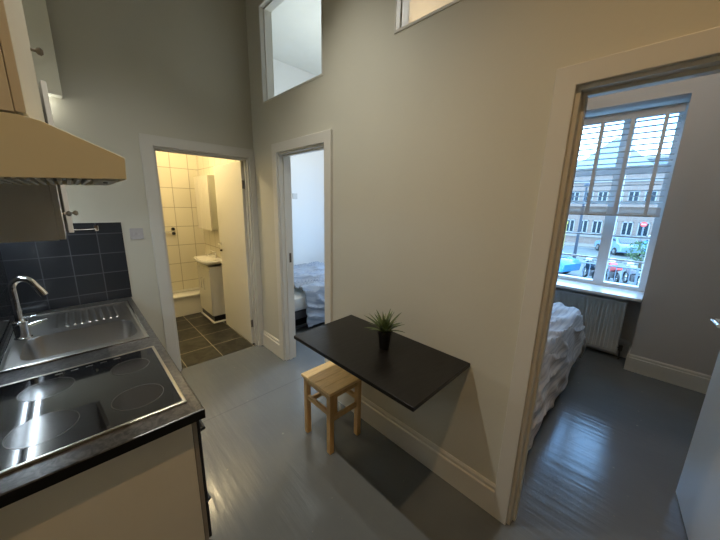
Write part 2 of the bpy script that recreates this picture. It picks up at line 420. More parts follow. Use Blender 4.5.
# worktop with cut-outs
def slab_holes(x0, x1, y0, y1, z0, z1, holes):
    xs = sorted({x0, x1, *[h[0] for h in holes], *[h[1] for h in holes]}); ys = sorted({y0, y1, *[h[2] for h in holes], *[h[3] for h in holes]})
    b = MB(); bm = b.bm; cache = {}
    def V(x, y, z):
        k = (x, y, z)
        if k not in cache: cache[k] = bm.verts.new(k)
        return cache[k]
    def sol(i, j):
        if i < 0 or j < 0 or i >= len(xs)-1 or j >= len(ys)-1: return False
        cx, cy = (xs[i]+xs[i+1])/2, (ys[j]+ys[j+1])/2
        return not any(h[0] < cx < h[1] and h[2] < cy < h[3] for h in holes)
    for i in range(len(xs)-1):
        for j in range(len(ys)-1):
            if not sol(i, j): continue
            a, c, d, e = xs[i], xs[i+1], ys[j], ys[j+1]
            bm.faces.new((V(a, d, z1), V(c, d, z1), V(c, e, z1), V(a, e, z1))); bm.faces.new((V(a, d, z0), V(a, e, z0), V(c, e, z0), V(c, d, z0)))
            if not sol(i-1, j): bm.faces.new((V(a, d, z0), V(a, d, z1), V(a, e, z1), V(a, e, z0)))
            if not sol(i+1, j): bm.faces.new((V(c, d, z0), V(c, e, z0), V(c, e, z1), V(c, d, z1)))
            if not sol(i, j-1): bm.faces.new((V(a, d, z0), V(c, d, z0), V(c, d, z1), V(a, d, z1)))
            if not sol(i, j+1): bm.faces.new((V(a, e, z0), V(a, e, z1), V(c, e, z1), V(c, e, z0)))
    return b
wt = slab_holes(-.35, .268, 1.10, YB-.008, ZT-.040, ZT, [(-.30, .205, 1.97, 2.77), (-.29, .21, 1.22, 1.76)]).build('worktop', worktopm)
bv = wt.modifiers.new('bevel', 'BEVEL'); bv.width = .004; bv.segments = 2; bv.limit_method = 'ANGLE'
tag(wt, 'dark slate-look worktop holding the sink and the hob', 'worktop')
eb = MB().box(.2682, .2692, 1.10, 2.91, ZT-.038, ZT-.003).box(-.35, .268, 1.0985, 1.0998, ZT-.038, ZT-.003).build('edging', mat('edging_black', (.004, .004, .004), .6, spec=.2), wt)
eb['label'] = 'black edging strip'

# sink
sk = thing('kitchen_sink', (-.05, 2.37, ZT), 'stainless steel sink with a long bowl and ribbed drainer, set in the worktop', 'sink')
def sink_surface():
    x0, x1, y0, y1 = -.325, .232, 1.945, 2.80
    bx0, bx1, by0, by1 = -.262, .195, 2.005, 2.345       # bowl
    dx0, dx1, dy0, dy1 = -.15, .190, 2.42, 2.765         # drainer
    def rr(x, y, a, b, c, d, r):   # signed distance inside rounded rect (positive = inside)
        cx, cy, hx, hy = (a+b)/2, (c+d)/2, (b-a)/2, (d-c)/2
        qx, qy = abs(x-cx)-hx+r, abs(y-cy)-hy+r
        return -(math.hypot(max(qx, 0), max(qy, 0))+min(max(qx, qy), 0)-r)
    def P(u, v):
        x = x0+(x1-x0)*u; y = y0+(y1-y0)*v; z = ZT+.006
        d = rr(x, y, x0, x1, y0, y1, .03)
        if d < .012: z = ZT+.0055
        elif d < .022: z = ZT+.0085
        d = rr(x, y, bx0, bx1, by0, by1, .07)
        if d > 0: z -= .15*min(1, (d/.028))**.6 if d < .028 else .15
        d = rr(x, y, dx0, dx1, dy0, dy1, .03)
        if d > 0:
            z -= .004*min(1, d/.01)
            if d > .025:
                k = (x-dx0)/.034; s = abs((k % 1)-.5)*2
                z += .0075*max(0, 1-s*1.9)
        return Vector((x, y, z))
    b = MB(); b.grid(P, 150, 190); return b
o = sink_surface().build('basin_and_drainer', steel, sk, True); o['label'] = 'pressed steel bowl and ribbed drainer'
b = MB(); rim = [(-.325, 1.945), (.232, 1.945), (.232, 2.80), (-.325, 2.80)]
b.tube([(x, y, ZT+.004) for x, y in rim+[rim[0]]], .0045, 6)
b.build('rim', chrome, sk, True)
MB().lathe([(.001, 0), (.03, 0), (.03, .004), (.022, .006), (.001, .004)], (-.03, 2.17, ZT-.146), 20).build('plughole', chrome, sk, True)

# tap
tx, ty = -.272, 2.37
tp = thing('kitchen_tap', (tx, ty, ZT+.006), 'tall chrome swan-neck mixer tap standing behind the sink bowl', 'tap')
MB().lathe([(.036, 0), (.036, .006), (.030, .010), (.030, .088), (.032, .090), (.032, .098), (.019, .104), (.016, .115)], (tx, ty, ZT+.006), 24).build('body', chrome, tp, True)
pts = [(tx, ty, ZT+.10), (tx, ty, ZT+.285)]
for k in range(1, 11):
    a = PI*k/11.5; pts.append((tx+.043*(1-math.cos(a)), ty-.012*(1-math.cos(a)), ZT+.285+.055*math.sin(a)))
l = Vector(pts[-1]); dd = (l-Vector(pts[-2])).normalized(); pts.append(tuple(l+dd*.06))
MB().tube(pts, .016, 14).build('spout', chrome, tp, True)
MB().tube([l+dd*.035, l+dd*.075], .0185, 14).build('nozzle', chrome, tp, True)
MB().tube([(tx+.025, ty, ZT+.07), (tx+.035, ty, ZT+.075), (tx+.10, ty+.01, ZT+.088)], [.014, .011, .007], 10).build('lever', chrome, tp, True)

# hob
hb = thing('ceramic_hob', (-.035, 1.49, ZT), 'black glass ceramic hob with a steel border on the worktop', 'hob')
hglass = mat('hob_glass', (.008, .008, .009), .035, coat=.4)
MB().box(-.30, .218, 1.195, 1.785, ZT+.001, ZT+.007, .001).build('glass_top', hglass, hb)
b = MB(); e = .012
b.box(-.312, .230, 1.183, 1.195, ZT, ZT+.009, .002); b.box(-.312, .230, 1.785, 1.797, ZT, ZT+.009, .002)
b.box(-.312, -.30, 1.195, 1.785, ZT, ZT+.009, .002); b.box(.218, .230, 1.195, 1.785, ZT, ZT+.009, .002)
b.build('border', mat('satin_steel', (.62, .58, .50), .3, 1), hb)
ringm = mat('hob_print', (.10, .095, .09), .25)
zonem = mat('hob_zone', (.020, .018, .018), .13)
for cx, cy, r in ((.10, 1.34, .082), (.11, 1.63, .070), (-.16, 1.35, .088), (-.16, 1.645, .080)):
    z = MB().lathe([(.001, 0), (r, 0), (r, .0004), (.001, .0004)], (cx, cy, ZT+.0071), 40).build('cooking_zone', zonem, hb)
    MB().lathe([(r, 0), (r+.002, 0), (r+.002, .0006), (r, .0006), (r, 0)], (cx, cy, ZT+.0071), 48, closed=True).build('ring_mark', ringm, z)
for k in range(5): MB().box(-.14+.05*k, -.115+.05*k, 1.752, 1.764, ZT+.0071, ZT+.0075).build('touch_control', ringm, hb)

# extractor hood, side profile extruded along Y
hd = thing('cooker_hood', (-.1, 1.5, 1.60), 'cream cooker hood with a sloping top above the hob', 'cooker hood')
prof = [(-.35, 1.588), (.145, 1.612), (.148, 1.676), (-.02, 1.75), (-.06, 1.757), (-.35, 1.757)]
b = MB()
b.prism(prof, 'Y', 1.20, 1.212, .0015); b.prism(prof, 'Y', 1.788, 1.80, .0015)
b.prism([(.135, 1.6115), (.145, 1.612), (.148, 1.676), (-.02, 1.75), (-.06, 1.757), (-.35, 1.757), (-.35, 1.749), (-.06, 1.749), (-.025, 1.742), (.138, 1.67)], 'Y', 1.212, 1.788)
b.build('canopy', hoodm, hd)
TH = Matrix.Translation((.145, 0, 1.612)) @ Matrix.Rotation(-.0485, 4, 'Y') @ Matrix.Translation((-.145, 0, -1.612))
b = MB().box(-.345, .134, 1.213, 1.787, 1.628, 1.634, T=TH)
b.build('underside', mat('hood_grey', (.10, .095, .085), .5), hd)
b = MB()
for k in range(18):
    x = -.32+k*.022; b.box(x, x+.010, 1.26, 1.72, 1.610, 1.628, T=TH)
o = b.build('grille', mat('grille_white', (.58, .56, .48), .45), hd); o['label'] = 'slatted white filter grille'
o = MB().box(.085, .125, 1.23, 1.60, 1.604, 1.628, .003).build('light_cover', mat('cover_white', (.6, .58, .5), .35), hd)
MB().tube([(.10, 1.30, 1.606), (.10, 1.30, 1.600)], .006, 8).build('slider', black, hd)

# wall cabinets
def wall_cabinet(loc, label, y0, y1, z0, z1, xb, doors, side_m, knobz):
    t = thing('wall_cabinet', loc, label, 'cabinet', None)
    MB().box(-.345, xb-.001, y0, y1, z0, z1, .001).build('carcass', side_m, t)
    for (a, c, hinge, ang, ky) in doors:
        piv = Vector((xb, a if hinge == 'a' else c, 0))
        T = Matrix.Translation(piv) @ Matrix.Rotation(ang, 4, 'Z') @ Matrix.Translation(-piv)
        d = MB().box(xb, xb+.02, a, c, z0+.002, z1-.002, .002, T).build('door', side_m, t)
        MB().lathe([(.001, 0), (.006, 0), (.005, .012), (.012, .018), (.014, .026), (.008, .033), (.001, .034)], (xb+.02, ky, knobz), 14, 'X', T).build('knob', mat('aged_metal', (.20, .17, .13), .3, 1), d, True)
    return t
wall_cabinet((-.2, 1.5, 1.762), 'warm-tinted wall cabinet directly above the cooker hood with its door ajar', 1.20, 1.795, 1.762, 2.48, -.063, [(1.203, 1.792, 'a', -.042, 1.765)], warm_lit_cab, 2.09)
wall_cabinet((-.2, 2.2, 1.374), 'white wall cabinet beyond the hood, hanging above the sink', 1.803, 2.50, 1.374, 2.09, -.043, [(1.806, 2.15, 'a', 0, 2.11), (2.155, 2.497, 'b', .09, 2.20)], white_cab, 1.475)
# tube light under the sink cabinet, on the wall
tl = thing('tube_light', (-.325, 2.3, 1.34), 'cool white tube light fixed under the wall cabinet above the sink', 'tube light')
MB().box(-.341, -.325, 1.99, 2.88, 1.336, 1.372, .002).build('housing', white_cab, tl)
MB().tube([(-.314, 2.01, 1.352), (-.314, 2.86, 1.352)], .008, 10).build('tube', mat('tube_glow', (1, 1, 1), .4, emit=((.70, .85, 1), 48)), tl, True)
# metal rail on the tiles
rl = thing('towel_rail', (.03, 2.9, 1.34), 'slim chrome rail fixed to the dark kitchen tiles', 'rail')
MB().tube([(-.01, 2.895, 1.335), (.130, 2.895, 1.338)], .004, 8).build('bar', chrome, rl, True)
MB().box(.118, .142, 2.895, 2.911, 1.322, 1.362, .003).build('bracket', chrome, rl)
MB().box(-.014, .0, 2.895, 2.911, 1.322, 1.348, .003).build('bracket', chrome, rl)
# light switch
sw = thing('light_switch', (.365, YB, 1.24), 'white plastic double switch on the wall beside the bathroom door', 'switch')
MB().box(.322, .408, YB-.009, YB, 1.245, 1.331, .003).build('plate', mat('switch_white', (.46, .44, .44), .3), sw)
for x in (.349, .377): MB().box(x-.008, x+.008, YB-.013, YB-.009, 1.276, 1.300, .002).build('rocker', mat('rocker_white', (.54, .52, .52), .25), sw)

# ------------------------------------------------------------------ table, stool, plant
tb = thing('drop_leaf_table', (1.12, 1.01, .75), 'black wall-mounted folding table top fixed between the two doorways', 'table')
tm = mat('black_table_paint', (.008, .007, .006), .30, spec=.3, bump=.06, bscale=14, var=.25, vscale=9, stretch=(1, 5, 1))
MB().prism([(.871, .572), (1.368, .577), (1.370, 1.481), (.872, 1.450)], 'Z', .752, .772, .002).build('tabletop', tm, tb)
MB().box(1.34, 1.371, .62, 1.44, .70, .7515, .002).build('wall_batten', mat('batten_white', (.6, .58, .5), .5), tb)
for y in (.80, 1.26):
    b = MB(); b.box(1.352, 1.371, y-.01, y+.01, .45, .70, .001); b.prism([(1.352, .45), (1.352, .475), (1.16, .7515), (1.13, .7515)], 'Y', y-.008, y+.008)
    b.build('folding_bracket', mat('bracket_grey', (.35, .34, .32), .4), tb)

def wood_material():
    m = mat('pale_wood', (.60, .38, .16), .42); n = m.node_tree; b = n.nodes['Principled BSDF']
    t = n.nodes.new('ShaderNodeTexCoord'); mp = n.nodes.new('ShaderNodeMapping'); mp.inputs['Scale'].default_value = (30, 3, 3)
    n.links.new(t.outputs['Object'], mp.inputs[0]); z = n.nodes.new('ShaderNodeTexNoise'); z.inputs['Scale'].default_value = 1; z.inputs['Detail'].default_value = 5
    n.links.new(mp.outputs[0], z.inputs['Vector']); r = n.nodes.new('ShaderNodeValToRGB'); r.color_ramp.elements[0].position = .3; r.color_ramp.elements[1].position = .7
    r.color_ramp.elements[0].color = (.52, .31, .115, 1); r.color_ramp.elements[1].color = (.74, .49, .21, 1)
    n.links.new(z.outputs['Fac'], r.inputs[0]); n.links.new(r.outputs[0], b.inputs['Base Color']); return m
woodm = wood_material()
wood2 = mat('pale_wood_light', (.84, .60, .28), .42, var=.12, vscale=12, stretch=(1, 8, 1))
sx0, sx1, sy0, sy1, sz = .965, 1.258, 1.222, 1.528, .445
st = thing('wooden_stool', ((sx0+sx1)/2, (sy0+sy1)/2, 0), 'small square pale wooden stool half under the black table', 'stool')
seat = MB()
n_ = 4; wd = (sy1-sy0)/n_
for k in range(n_): seat.box(sx0, sx1, sy0+wd*k+.0004, sy0+wd*(k+1)-.0004, sz-.02, sz, .0025)
seat.build('seat', wood2, st)
lg = .034
for x in (sx0+.012, sx1-.012-lg):
    for y in (sy0+.012, sy1-.012-lg):
        MB().box(x, x+lg, y, y+lg, 0, sz-.0205, .003).build('leg', woodm, st)
for x in (sx0+.018, sx1-.018-.02):
    MB().box(x, x+.02, sy0+.047, sy1-.047, sz-.062, sz-.021, .002).build('apron', woodm, st)
    MB().box(x, x+.02, sy0+.047, sy1-.047, .265, .295, .002).build('stretcher', woodm, st)
for y in (sy0+.018, sy1-.018-.02):
    MB().box(sx0+.047, sx1-.047, y, y+.02, sz-.062, sz-.021, .002).build('apron', woodm, st)
    MB().box(sx0+.047, sx1-.047, y, y+.02, .225, .255, .002).build('stretcher', woodm, st)

px, py, pz = 1.165, .985, .7725
pl = thing('potted_plant', (px, py, pz), 'small spiky green plant in a black pot on the table', 'plant')
MB().lathe([(.001, 0), (.027, 0), (.037, .085), (.040, .086), (.040, .10), (.036, .10), (.034, .088), (.001, .086)], (px, py, pz), 28).build('pot', mat('pot_black', (.008, .008, .008), .4), pl, True)
lf = MB()
for k in range(26):
    a = k*2.399+random.uniform(-.2, .2); tier = k/25
    L = random.uniform(.115, .165)*(1-.1*tier); el0 = .55+.9*tier; base = Vector((px, py, pz+.088))
    dirv = Vector((math.cos(a), math.sin(a), 0)); side = Vector((-math.sin(a), math.cos(a), 0))
    prev = None; p = base+dirv*.006; N = 6
    for i in range(N+1):
        t = i/N; el = el0-.75*t*(1-.6*tier); wdt = .0135*(1-t**1.6)+.0004
        nrm = (dirv*-math.sin(el)+Vector((0, 0, math.cos(el))))
        row = [lf.bm.verts.new(p-side*wdt+nrm*.002*(1-t)), lf.bm.verts.new(p), lf.bm.verts.new(p+side*wdt+nrm*.002*(1-t))]
        if prev:
            for q in (0, 1): lf.bm.faces.new((prev[q], prev[q+1], row[q+1], row[q]))
        prev = row; p = p+(dirv*math.cos(el)+Vector((0, 0, math.sin(el))))*(L/N)
lf.build('leaves', mat('leaf_green', (.085, .115, .04), .45, var=.55, vscale=30), pl, False, .0012)

# ------------------------------------------------------------------ bathroom
bd = thing('bathroom_door', (1.30, YB2, 0), 'plain cream door standing open into the tiled bathroom', 'door')
MB().box(1.267, 1.302, YB2-.028, 3.74, .012, 1.945, .002).build('leaf', doorw, bd)
o = MB().lathe([(.001, 0), (.022, 0), (.022, .006), (.008, .01), (.008, .03), (.001, .03)], (1.262, 3.68, 1.06), 16, 'X').build('rose', chrome, bd, True)
for v in o.data.vertices: v.co.x = 2*(1.262-1.30)-v.co.x
MB().tube([(1.238, 3.68, 1.06), (1.232, 3.68, 1.06), (1.232, 3.60, 1.06)], .008, 10).build('handle', chrome, bd, True)
MB().tube([(1.267, 3.68, .98), (1.246, 3.68, .98)], .012, 12).build('lock_knob', mat('dark_brass', (.08, .06, .04), .3, 1), bd)
for z in (.25, 1.72): MB().tube([(1.300, YB2-.034, z-.05), (1.300, YB2-.034, z+.05)], .008, 8).box(1.268, 1.301, YB2-.034, YB2-.0282, z-.04, z+.04).build('hinge', mat('hinge_steel', (.25, .24, .22), .4, 1), bd)

vn = thing('vanity_unit', (1.27, 4.18, 0), 'narrow white vanity cabinet with a small basin in the bathroom', 'vanity unit')
vw = mat('vanity_white', (.70, .67, .58), .3)
MB().box(1.18, XR-.013, 3.90, 4.385, .09, .74, .002).build('cabinet', vw, vn)
MB().box(1.18, XR-.013, 3.90, 4.385, .002, .089).build('plinth', black, vn)
MB().box(1.160, 1.179, 3.875, 4.39, .002, .016).box(1.179, XR-.013, 3.875, 3.899, .002, .016).build('sealant', mat('sealant_white', (.75, .73, .66), .4), vn)
for y0, y1 in ((3.905, 4.14), (4.144, 4.38)):
    d = MB().box(1.164, 1.179, y0, y1, .095, .70, .002).build('door', vw, vn)
    hy = y1-.05 if y0 < 4 else y0+.05
    MB().tube([(1.163, hy, .42), (1.145, hy, .42), (1.145, hy, .56), (1.163, hy, .56)], .005, 8).build('handle', chrome, d, True)
def basin():
    b = MB(); n = 28; cx, cy = 1.245, 4.14
    def ring(sx, sy, z, ox=0):
        r = []
        for k in range(n):
            a = 2*PI*k/n; c, s = math.cos(a), math.sin(a)
            x = cx+ox+sx*math.copysign(abs(c)**.7, c); y = cy+sy*math.copysign(abs(s)**.7, s)
            r.append(b.bm.verts.new((min(x, XR-.014), y, z)))
        return r
    R = [ring(.07, .15, .742), ring(.13, .25, .775), ring(.145, .29, .80), ring(.145, .29, .815), ring(.135, .28, .818), ring(.09, .2, .812, -.03), ring(.07, .16, .775, -.03), ring(.03, .08, .762, -.03)]
    for i in range(len(R)-1):
        for k in range(n): b.bm.faces.new((R[i][k], R[i][(k+1) % n], R[i+1][(k+1) % n], R[i+1][k]))
    b.bm.faces.new(R[0][::-1]); b.bm.faces.new(R[-1]); return b
basin().build('basin', mat('ceramic', (.82, .80, .72), .1), vn, True)
tp = thing('basin_tap', (1.335, 4.13, .816), 'small chrome mixer tap on the bathroom basin', 'tap')
MB().lathe([(.022, 0), (.02, .05), (.022, .07), (.001, .072)], (1.335, 4.13, .8165), 16).build('body', chrome, tp, True)
MB().tube([(1.335, 4.13, .855), (1.27, 4.13, .87), (1.235, 4.13, .862)], [.014, .011, .010], 10).build('spout', chrome, tp, True)
MB().tube([(1.335, 4.13, .888), (1.325, 4.13, .898), (1.27, 4.13, .925)], [.012, .008, .006], 8).build('lever', chrome, tp, True)

mc = thing('bathroom_cabinet', (1.32, 4.22, 1.2), 'tall white three-door cabinet on the wall above the bathroom basin', 'cabinet')
MB().box(1.256, XR-.013, 3.90, 4.42, 1.20, 1.86, .002).build('carcass', mat('mirror_cab_side', (.62, .60, .46), .35), mc)
for y0, y1 in ((3.90, 4.07), (4.073, 4.243), (4.246, 4.42)):
    MB().box(1.237, 1.255, y0, y1, 1.20, 1.86, .002).build('door', mat('cabinet_gloss', (.74, .70, .58), .12), mc)

bt = thing('bath', (.5, 4.5, 0), 'white bath rim over a cream panel along the far tiled wall', 'bath')
MB().box(-.34, XR-.013, 4.42, 4.435, .002, .262, .002).build('panel', mat('bath_panel', (.72, .68, .55), .3), bt)
MB().box(-.34, XR-.013, 4.395, 4.64, .264, .290, .010).build('rim', mat('bath_white', (.82, .80, .72), .15), bt, True)
MB().box(-.34, XR-.013, 4.627, 4.64, .291, .32, .003).build('seal', mat('bath_seal', (.8, .78, .7), .3), bt)
rl = thing('shower_rail', (.93, 4.6, 1.12), 'short chrome bar with dark end knobs on the bathroom tiles', 'rail')
MB().tube([(.60, 4.615, 1.145), (.98, 4.615, 1.145)], .009, 8).build('bar', chrome, rl, True)
for z in (1.115, 1.175): MB().lathe([(.001, 0), (.018, 0), (.022, .02), (.018, .034), (.001, .034)], (.985, 4.615, z), 14, 'Y').build('knob', black, rl, True)

# ------------------------------------------------------------------ right bedroom
# door leaf
ang = math.radians(7)
piv = Vector((XR2, DR[0], 0)); T = Matrix.Translation(piv) @ Matrix.Rotation(ang, 4, 'Z') @ Matrix.Translation(-piv)
bd = thing('bedroom_door', (XR2+.02, DR[0]+.01, 0), 'plain white bedroom door standing open at the right edge', 'door')
MB().box(XR2+.03, XR2+.765, DR[0]+.0, DR[0]+.038, .01, 1.95, .002, T).build('leaf', glossw, bd)
MB().tube([(2.205, DR[0]+.038, 1.04), (2.205, DR[0]+.052, 1.04)], .026, 16, T=T).build('rose', chrome, bd)
MB().tube([(2.205, DR[0]+.05, 1.04), (2.205, DR[0]+.095, 1.04), (2.19, DR[0]+.10, 1.04), (2.09, DR[0]+.10, 1.04)], .0095, 12, T=T).build('handle', chrome, bd, True)

# window
wf = mat('window_frame_white', (.80, .82, .84), .35)
wx0, wx1 = 4.08, 4.14
WY0, WY1, WZ0, WZ1 = .043, 1.545, .737, 2.495
wd3 = wall('window_3', wf, 'X', wx0, wx1+.03, WY0, WY1, WZ0, WZ1, [(WY0+.05, .378, WZ0+.045, WZ1-.06), (.468, 1.12, WZ0+.045, WZ1-.06), (1.185, WY1-.05, WZ0+.045, WZ1-.06)])
MB().box(wx0+.01, wx1, WY0+.05, WY1-.05, 1.91, 1.985, .004).build('meeting_rail', wf, wd3)
b = MB()
for z in (1.035, 1.285, 1.62): b.box(wx0+.015, wx1-.02, WY0+.05, WY1-.05, z-.009, z+.009, .002)
b.build('glazing_bar', wf, wd3)
MB().box(wx0+.03, wx0+.034, WY0+.04, WY1-.04, WZ0+.03, WZ1-.05).build('pane', panem, wd3)
sl = MB().box(3.725, 4.095, .042, 1.545, .712, .742, .006).build('windowsill', mat('sill_gloss', (.84, .86, .87), .12), wd3)

bl = thing('window_blind', (3.93, .78, 1.5), 'grey-white venetian blind half lowered over the bedroom window', 'blind')
slm = mat('slat_grey', (.56, .56, .56), .5)
MB().box(3.90, 3.955, .055, 1.53, 2.39, 2.455, .003).build('headrail', mat('headrail_grey', (.64, .64, .64), .5), bl)
zz = 2.36; k = 0
while zz > 1.60:
    s = MB(); c = Vector((3.93, 0, zz)); T = Matrix.Translation(c) @ Matrix.Rotation(.10, 4, 'Y') @ Matrix.Translation(-c)
    s.box(3.907, 3.953, .06, 1.525, zz-.0015, zz+.0015, .0006, T, 1).build('slat', slm, bl); zz -= .052; k += 1
b = MB()
for k in range(13): b.box(3.906, 3.955, .06, 1.525, 1.515+k*.0052, 1.515+k*.0052+.0036, .001)
b.build('slat_stack', slm, bl)
MB().box(3.905, 3.956, .058, 1.527, 1.492, 1.512, .003).build('bottom_rail', slm, bl)
for y in (.16, .385, .61, .83, 1.06, 1.3):
    MB().box(3.902, 3.904, y-.013, y+.013, 1.50, 2.39).box(3.957, 3.959, y-.013, y+.013, 1.50, 2.39).build('ladder_tape', mat('tape_grey', (.66, .66, .66), .8), bl)

# radiator
rd = thing('radiator', (3.97, .8, .07), 'white panel radiator under the bedroom window', 'radiator')
rm = mat('radiator_white', (.66, .64, .59), .35)
def radP(u, v):
    y = .145+u*1.2; z = .075+v*.555; k = (y*1/.0333) % 1
    x = 3.955 + (.003*min(1, max(0, abs(k-.5)*5-.6)) if .04 < v < .96 else .003)
    return Vector((x, y, z))
MB().grid(radP, 360, 40).build('front_panel', rm, rd, False, .002)
MB().box(3.965, 4.03, .145, 1.345, .08, .62, .006).build('body', rm, rd)
MB().box(3.953, 4.035, .14, 1.35, .62, .636, .003).build('top_grille', rm, rd)
pm = mat('pipe_dark', (.12, .11, .10), .4, .6)
MB().tube([(3.99, .12, 0), (3.99, .12, .13), (3.99, .145, .13)], .008, 8).build('pipe', pm, rd, True)
MB().tube([(3.99, .12, .10), (3.99, .12, .16)], .017, 12).build('valve', pm, rd, True)

# beds
def fabric(name, c1, c2, ang=0, scale=22):
    m = bpy.data.materials.new(name); m.use_nodes = True; n = m.node_tree; b = n.nodes['Principled BSDF']
    t = n.nodes.new('ShaderNodeTexCoord'); wv = n.nodes.new('ShaderNodeTexWave'); wv.bands_direction = 'Y'
    wv.inputs['Scale'].default_value = scale; wv.inputs['Distortion'].default_value = 1.5; wv.inputs['Detail'].default_value = 1
    mp = n.nodes.new('ShaderNodeMapping'); mp.inputs['Rotation'].default_value = (0, 0, ang)
    n.links.new(t.outputs['UV'], mp.inputs[0]); n.links.new(mp.outputs[0], wv.inputs['Vector'])
    r = n.nodes.new('ShaderNodeValToRGB'); r.color_ramp.elements[0].position = .55; r.color_ramp.elements[1].position = .85
    r.color_ramp.elements[0].color = (*c1, 1); r.color_ramp.elements[1].color = (*c2, 1)
    n.links.new(wv.outputs['Fac'], r.inputs[0]); n.links.new(r.outputs[0], b.inputs['Base Color'])
    b.inputs['Roughness'].default_value = .75; b.inputs['Sheen Weight'].default_value = .2
    return m
duvm = fabric('duvet_fold_shade', (.62, .60, .59), (.48, .47, .49), 0, 7)  # darker bands paint the shade of cloth folds into the colour
def duvet(x0, x1, ye, yw, ztop, zlow, flip=1, xend=True, amp=1, seed=0, flare=.10, lift=0):
    """cloth lying on the bed with its long edge at y=ye hanging to zlow; yw = far side"""
    b = MB(); nu, nv = 110, 110; side = ztop-zlow; W = abs(yw-ye); tot = W+side+.08
    sgn = 1 if yw > ye else -1
    endl = .26
    uvs = {}
    def P(u, v):
        s = v*tot; xx = x0+(x1-x0+endl)*u; r = .09
        if s < side:
            t = s/side; y = ye-sgn*(flare*(1-t*t)*(.85+.15*math.sin(xx*9+seed))+.002*math.sin(xx*23+seed)); z = zlow+s*.95+lift*(1-t)*max(0, (min(xx, x1)-x0)/(x1-x0)*1.6-.6)**2
        else:
            q = min(1, (s-side)/.12); y = ye+sgn*(s-side)*.9; z = ztop-.035*(1-q)**2
        # foot end folds down
        x = xx
        if xx > x1:
            k = (xx-x1)/endl; z = z-(ztop-zlow)*.0-max(0, (z-zlow-.02))*min(1, k*1.0)**1.2; x = x1+.10*math.sin(min(1, k*1.5)*PI/2)
        p = Vector((xx*1.0, s*1.0, seed*.37))
        f = noise.noise(Vector((xx*1.8+s*1.2, s*5.0-xx*1.4, seed)))*.6+noise.noise(Vector((xx*3+s*2, s*14-xx*4, seed+5)))*.35
        rg = 1-abs(noise.noise(Vector((xx*1.6-s*1.0, s*8.0+xx*2.5, seed+9))))*2.6
        h = amp*(.020*f+.024*max(0, rg)**2)
        if s < side*.8: y -= sgn*h*.8; z += h*.05
        else: z += h*1.2
        return Vector((x, y, max(z, .02)))
    vs = [[b.bm.verts.new(P(i/nu, j/nv)) for j in range(nv+1)] for i in range(nu+1)]
    uvl = b.bm.loops.layers.uv.new('UVMap')
    for i in range(nu):
        for j in range(nv):
            f = b.bm.faces.new((vs[i][j], vs[i+1][j], vs[i+1][j+1], vs[i][j+1]))
            for lp, (a, c) in zip(f.loops, ((i, j), (i+1, j), (i+1, j+1), (i, j+1))): lp[uvl].uv = (a/nu*2, c/nv*2)
    return b
b1 = thing('bed', (2.4, 1.05, 0), 'low double bed under the grey-white duvet in the bedroom with the window', 'bed')
MB().box(1.54, 3.34, .50, 1.64, .10, .28, .01).build('base', mat('bed_base_dark', (.03, .03, .035), .7), b1)
MB().box(1.54, 3.34, .50, 1.64, .281, .50, .05).build('mattress', mat('mattress_white', (.6, .6, .6), .8), b1, True)
for x in (1.6, 3.2):
    for y in (.56, 1.58): MB().box(x-.025, x+.025, y-.025, y+.025, 0, .10).build('leg', black, b1)
du = duvet(1.545, 3.40, .44, 1.60, .60, .07, seed=2, flare=.06, lift=.2).build('duvet', duvm, None, True, .02)
tag(du, 'rumpled grey-white duvet with painted fold shading hanging over the bed in the bedroom with the window', 'duvet')
b2 = thing('bed', (2.6, 3.6, 0), 'bed with a dark slatted base seen through the narrow middle doorway', 'bed')
MB().box(1.58, 3.03, 2.93, 4.33, .17, .26, .01).build('base', mat('bed_base_dark', (.03, .03, .035), .7), b2)
MB().box(1.58, 3.03, 2.93, 4.33, .261, .44, .05).build('mattress', mat('mattress_white', (.6, .6, .6), .8), b2, True)
for x in (1.63, 2.96):
    for y in (2.98, 4.28): MB().box(x-.03, x+.03, y-.03, y+.03, 0, .17).build('leg', black, b2)
MB().box(1.64, 2.95, 2.925, 2.94, .06, .09, .002).build('slat_rail', black, b2)
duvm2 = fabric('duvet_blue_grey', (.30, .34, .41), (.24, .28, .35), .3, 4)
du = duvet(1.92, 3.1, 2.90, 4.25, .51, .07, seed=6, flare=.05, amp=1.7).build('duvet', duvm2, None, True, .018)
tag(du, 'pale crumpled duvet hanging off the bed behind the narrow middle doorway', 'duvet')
o = thing('wall_socket', (2.0, 4.4, 1.7), 'small white switch on the far wall seen through the middle doorway', 'switch')
MB().box(2.70, 2.79, 4.389, 4.4, 1.62, 1.71, .003).build('plate', mat('switch_grey', (.50, .50, .50), .4), o)

# ------------------------------------------------------------------ outdoors
G = -2.2
struct(MB().box(4.6, 90, -30, 60, G-.2, G).build('ground', mat('street_grey', (.12, .13, .13), .8, var=.15, vscale=1)))
pv = struct(MB().box(37.0, 40.0, -30, 60, G, G+.14).build('pavement', mat('pavement_pale', (.24, .21, .18), .8, var=.1)))
struct(MB().box(15.5, 19.0, -30, 60, G, G+.14).build('pavement', mat('pavement_near', (.18, .18, .18), .8, var=.1)))

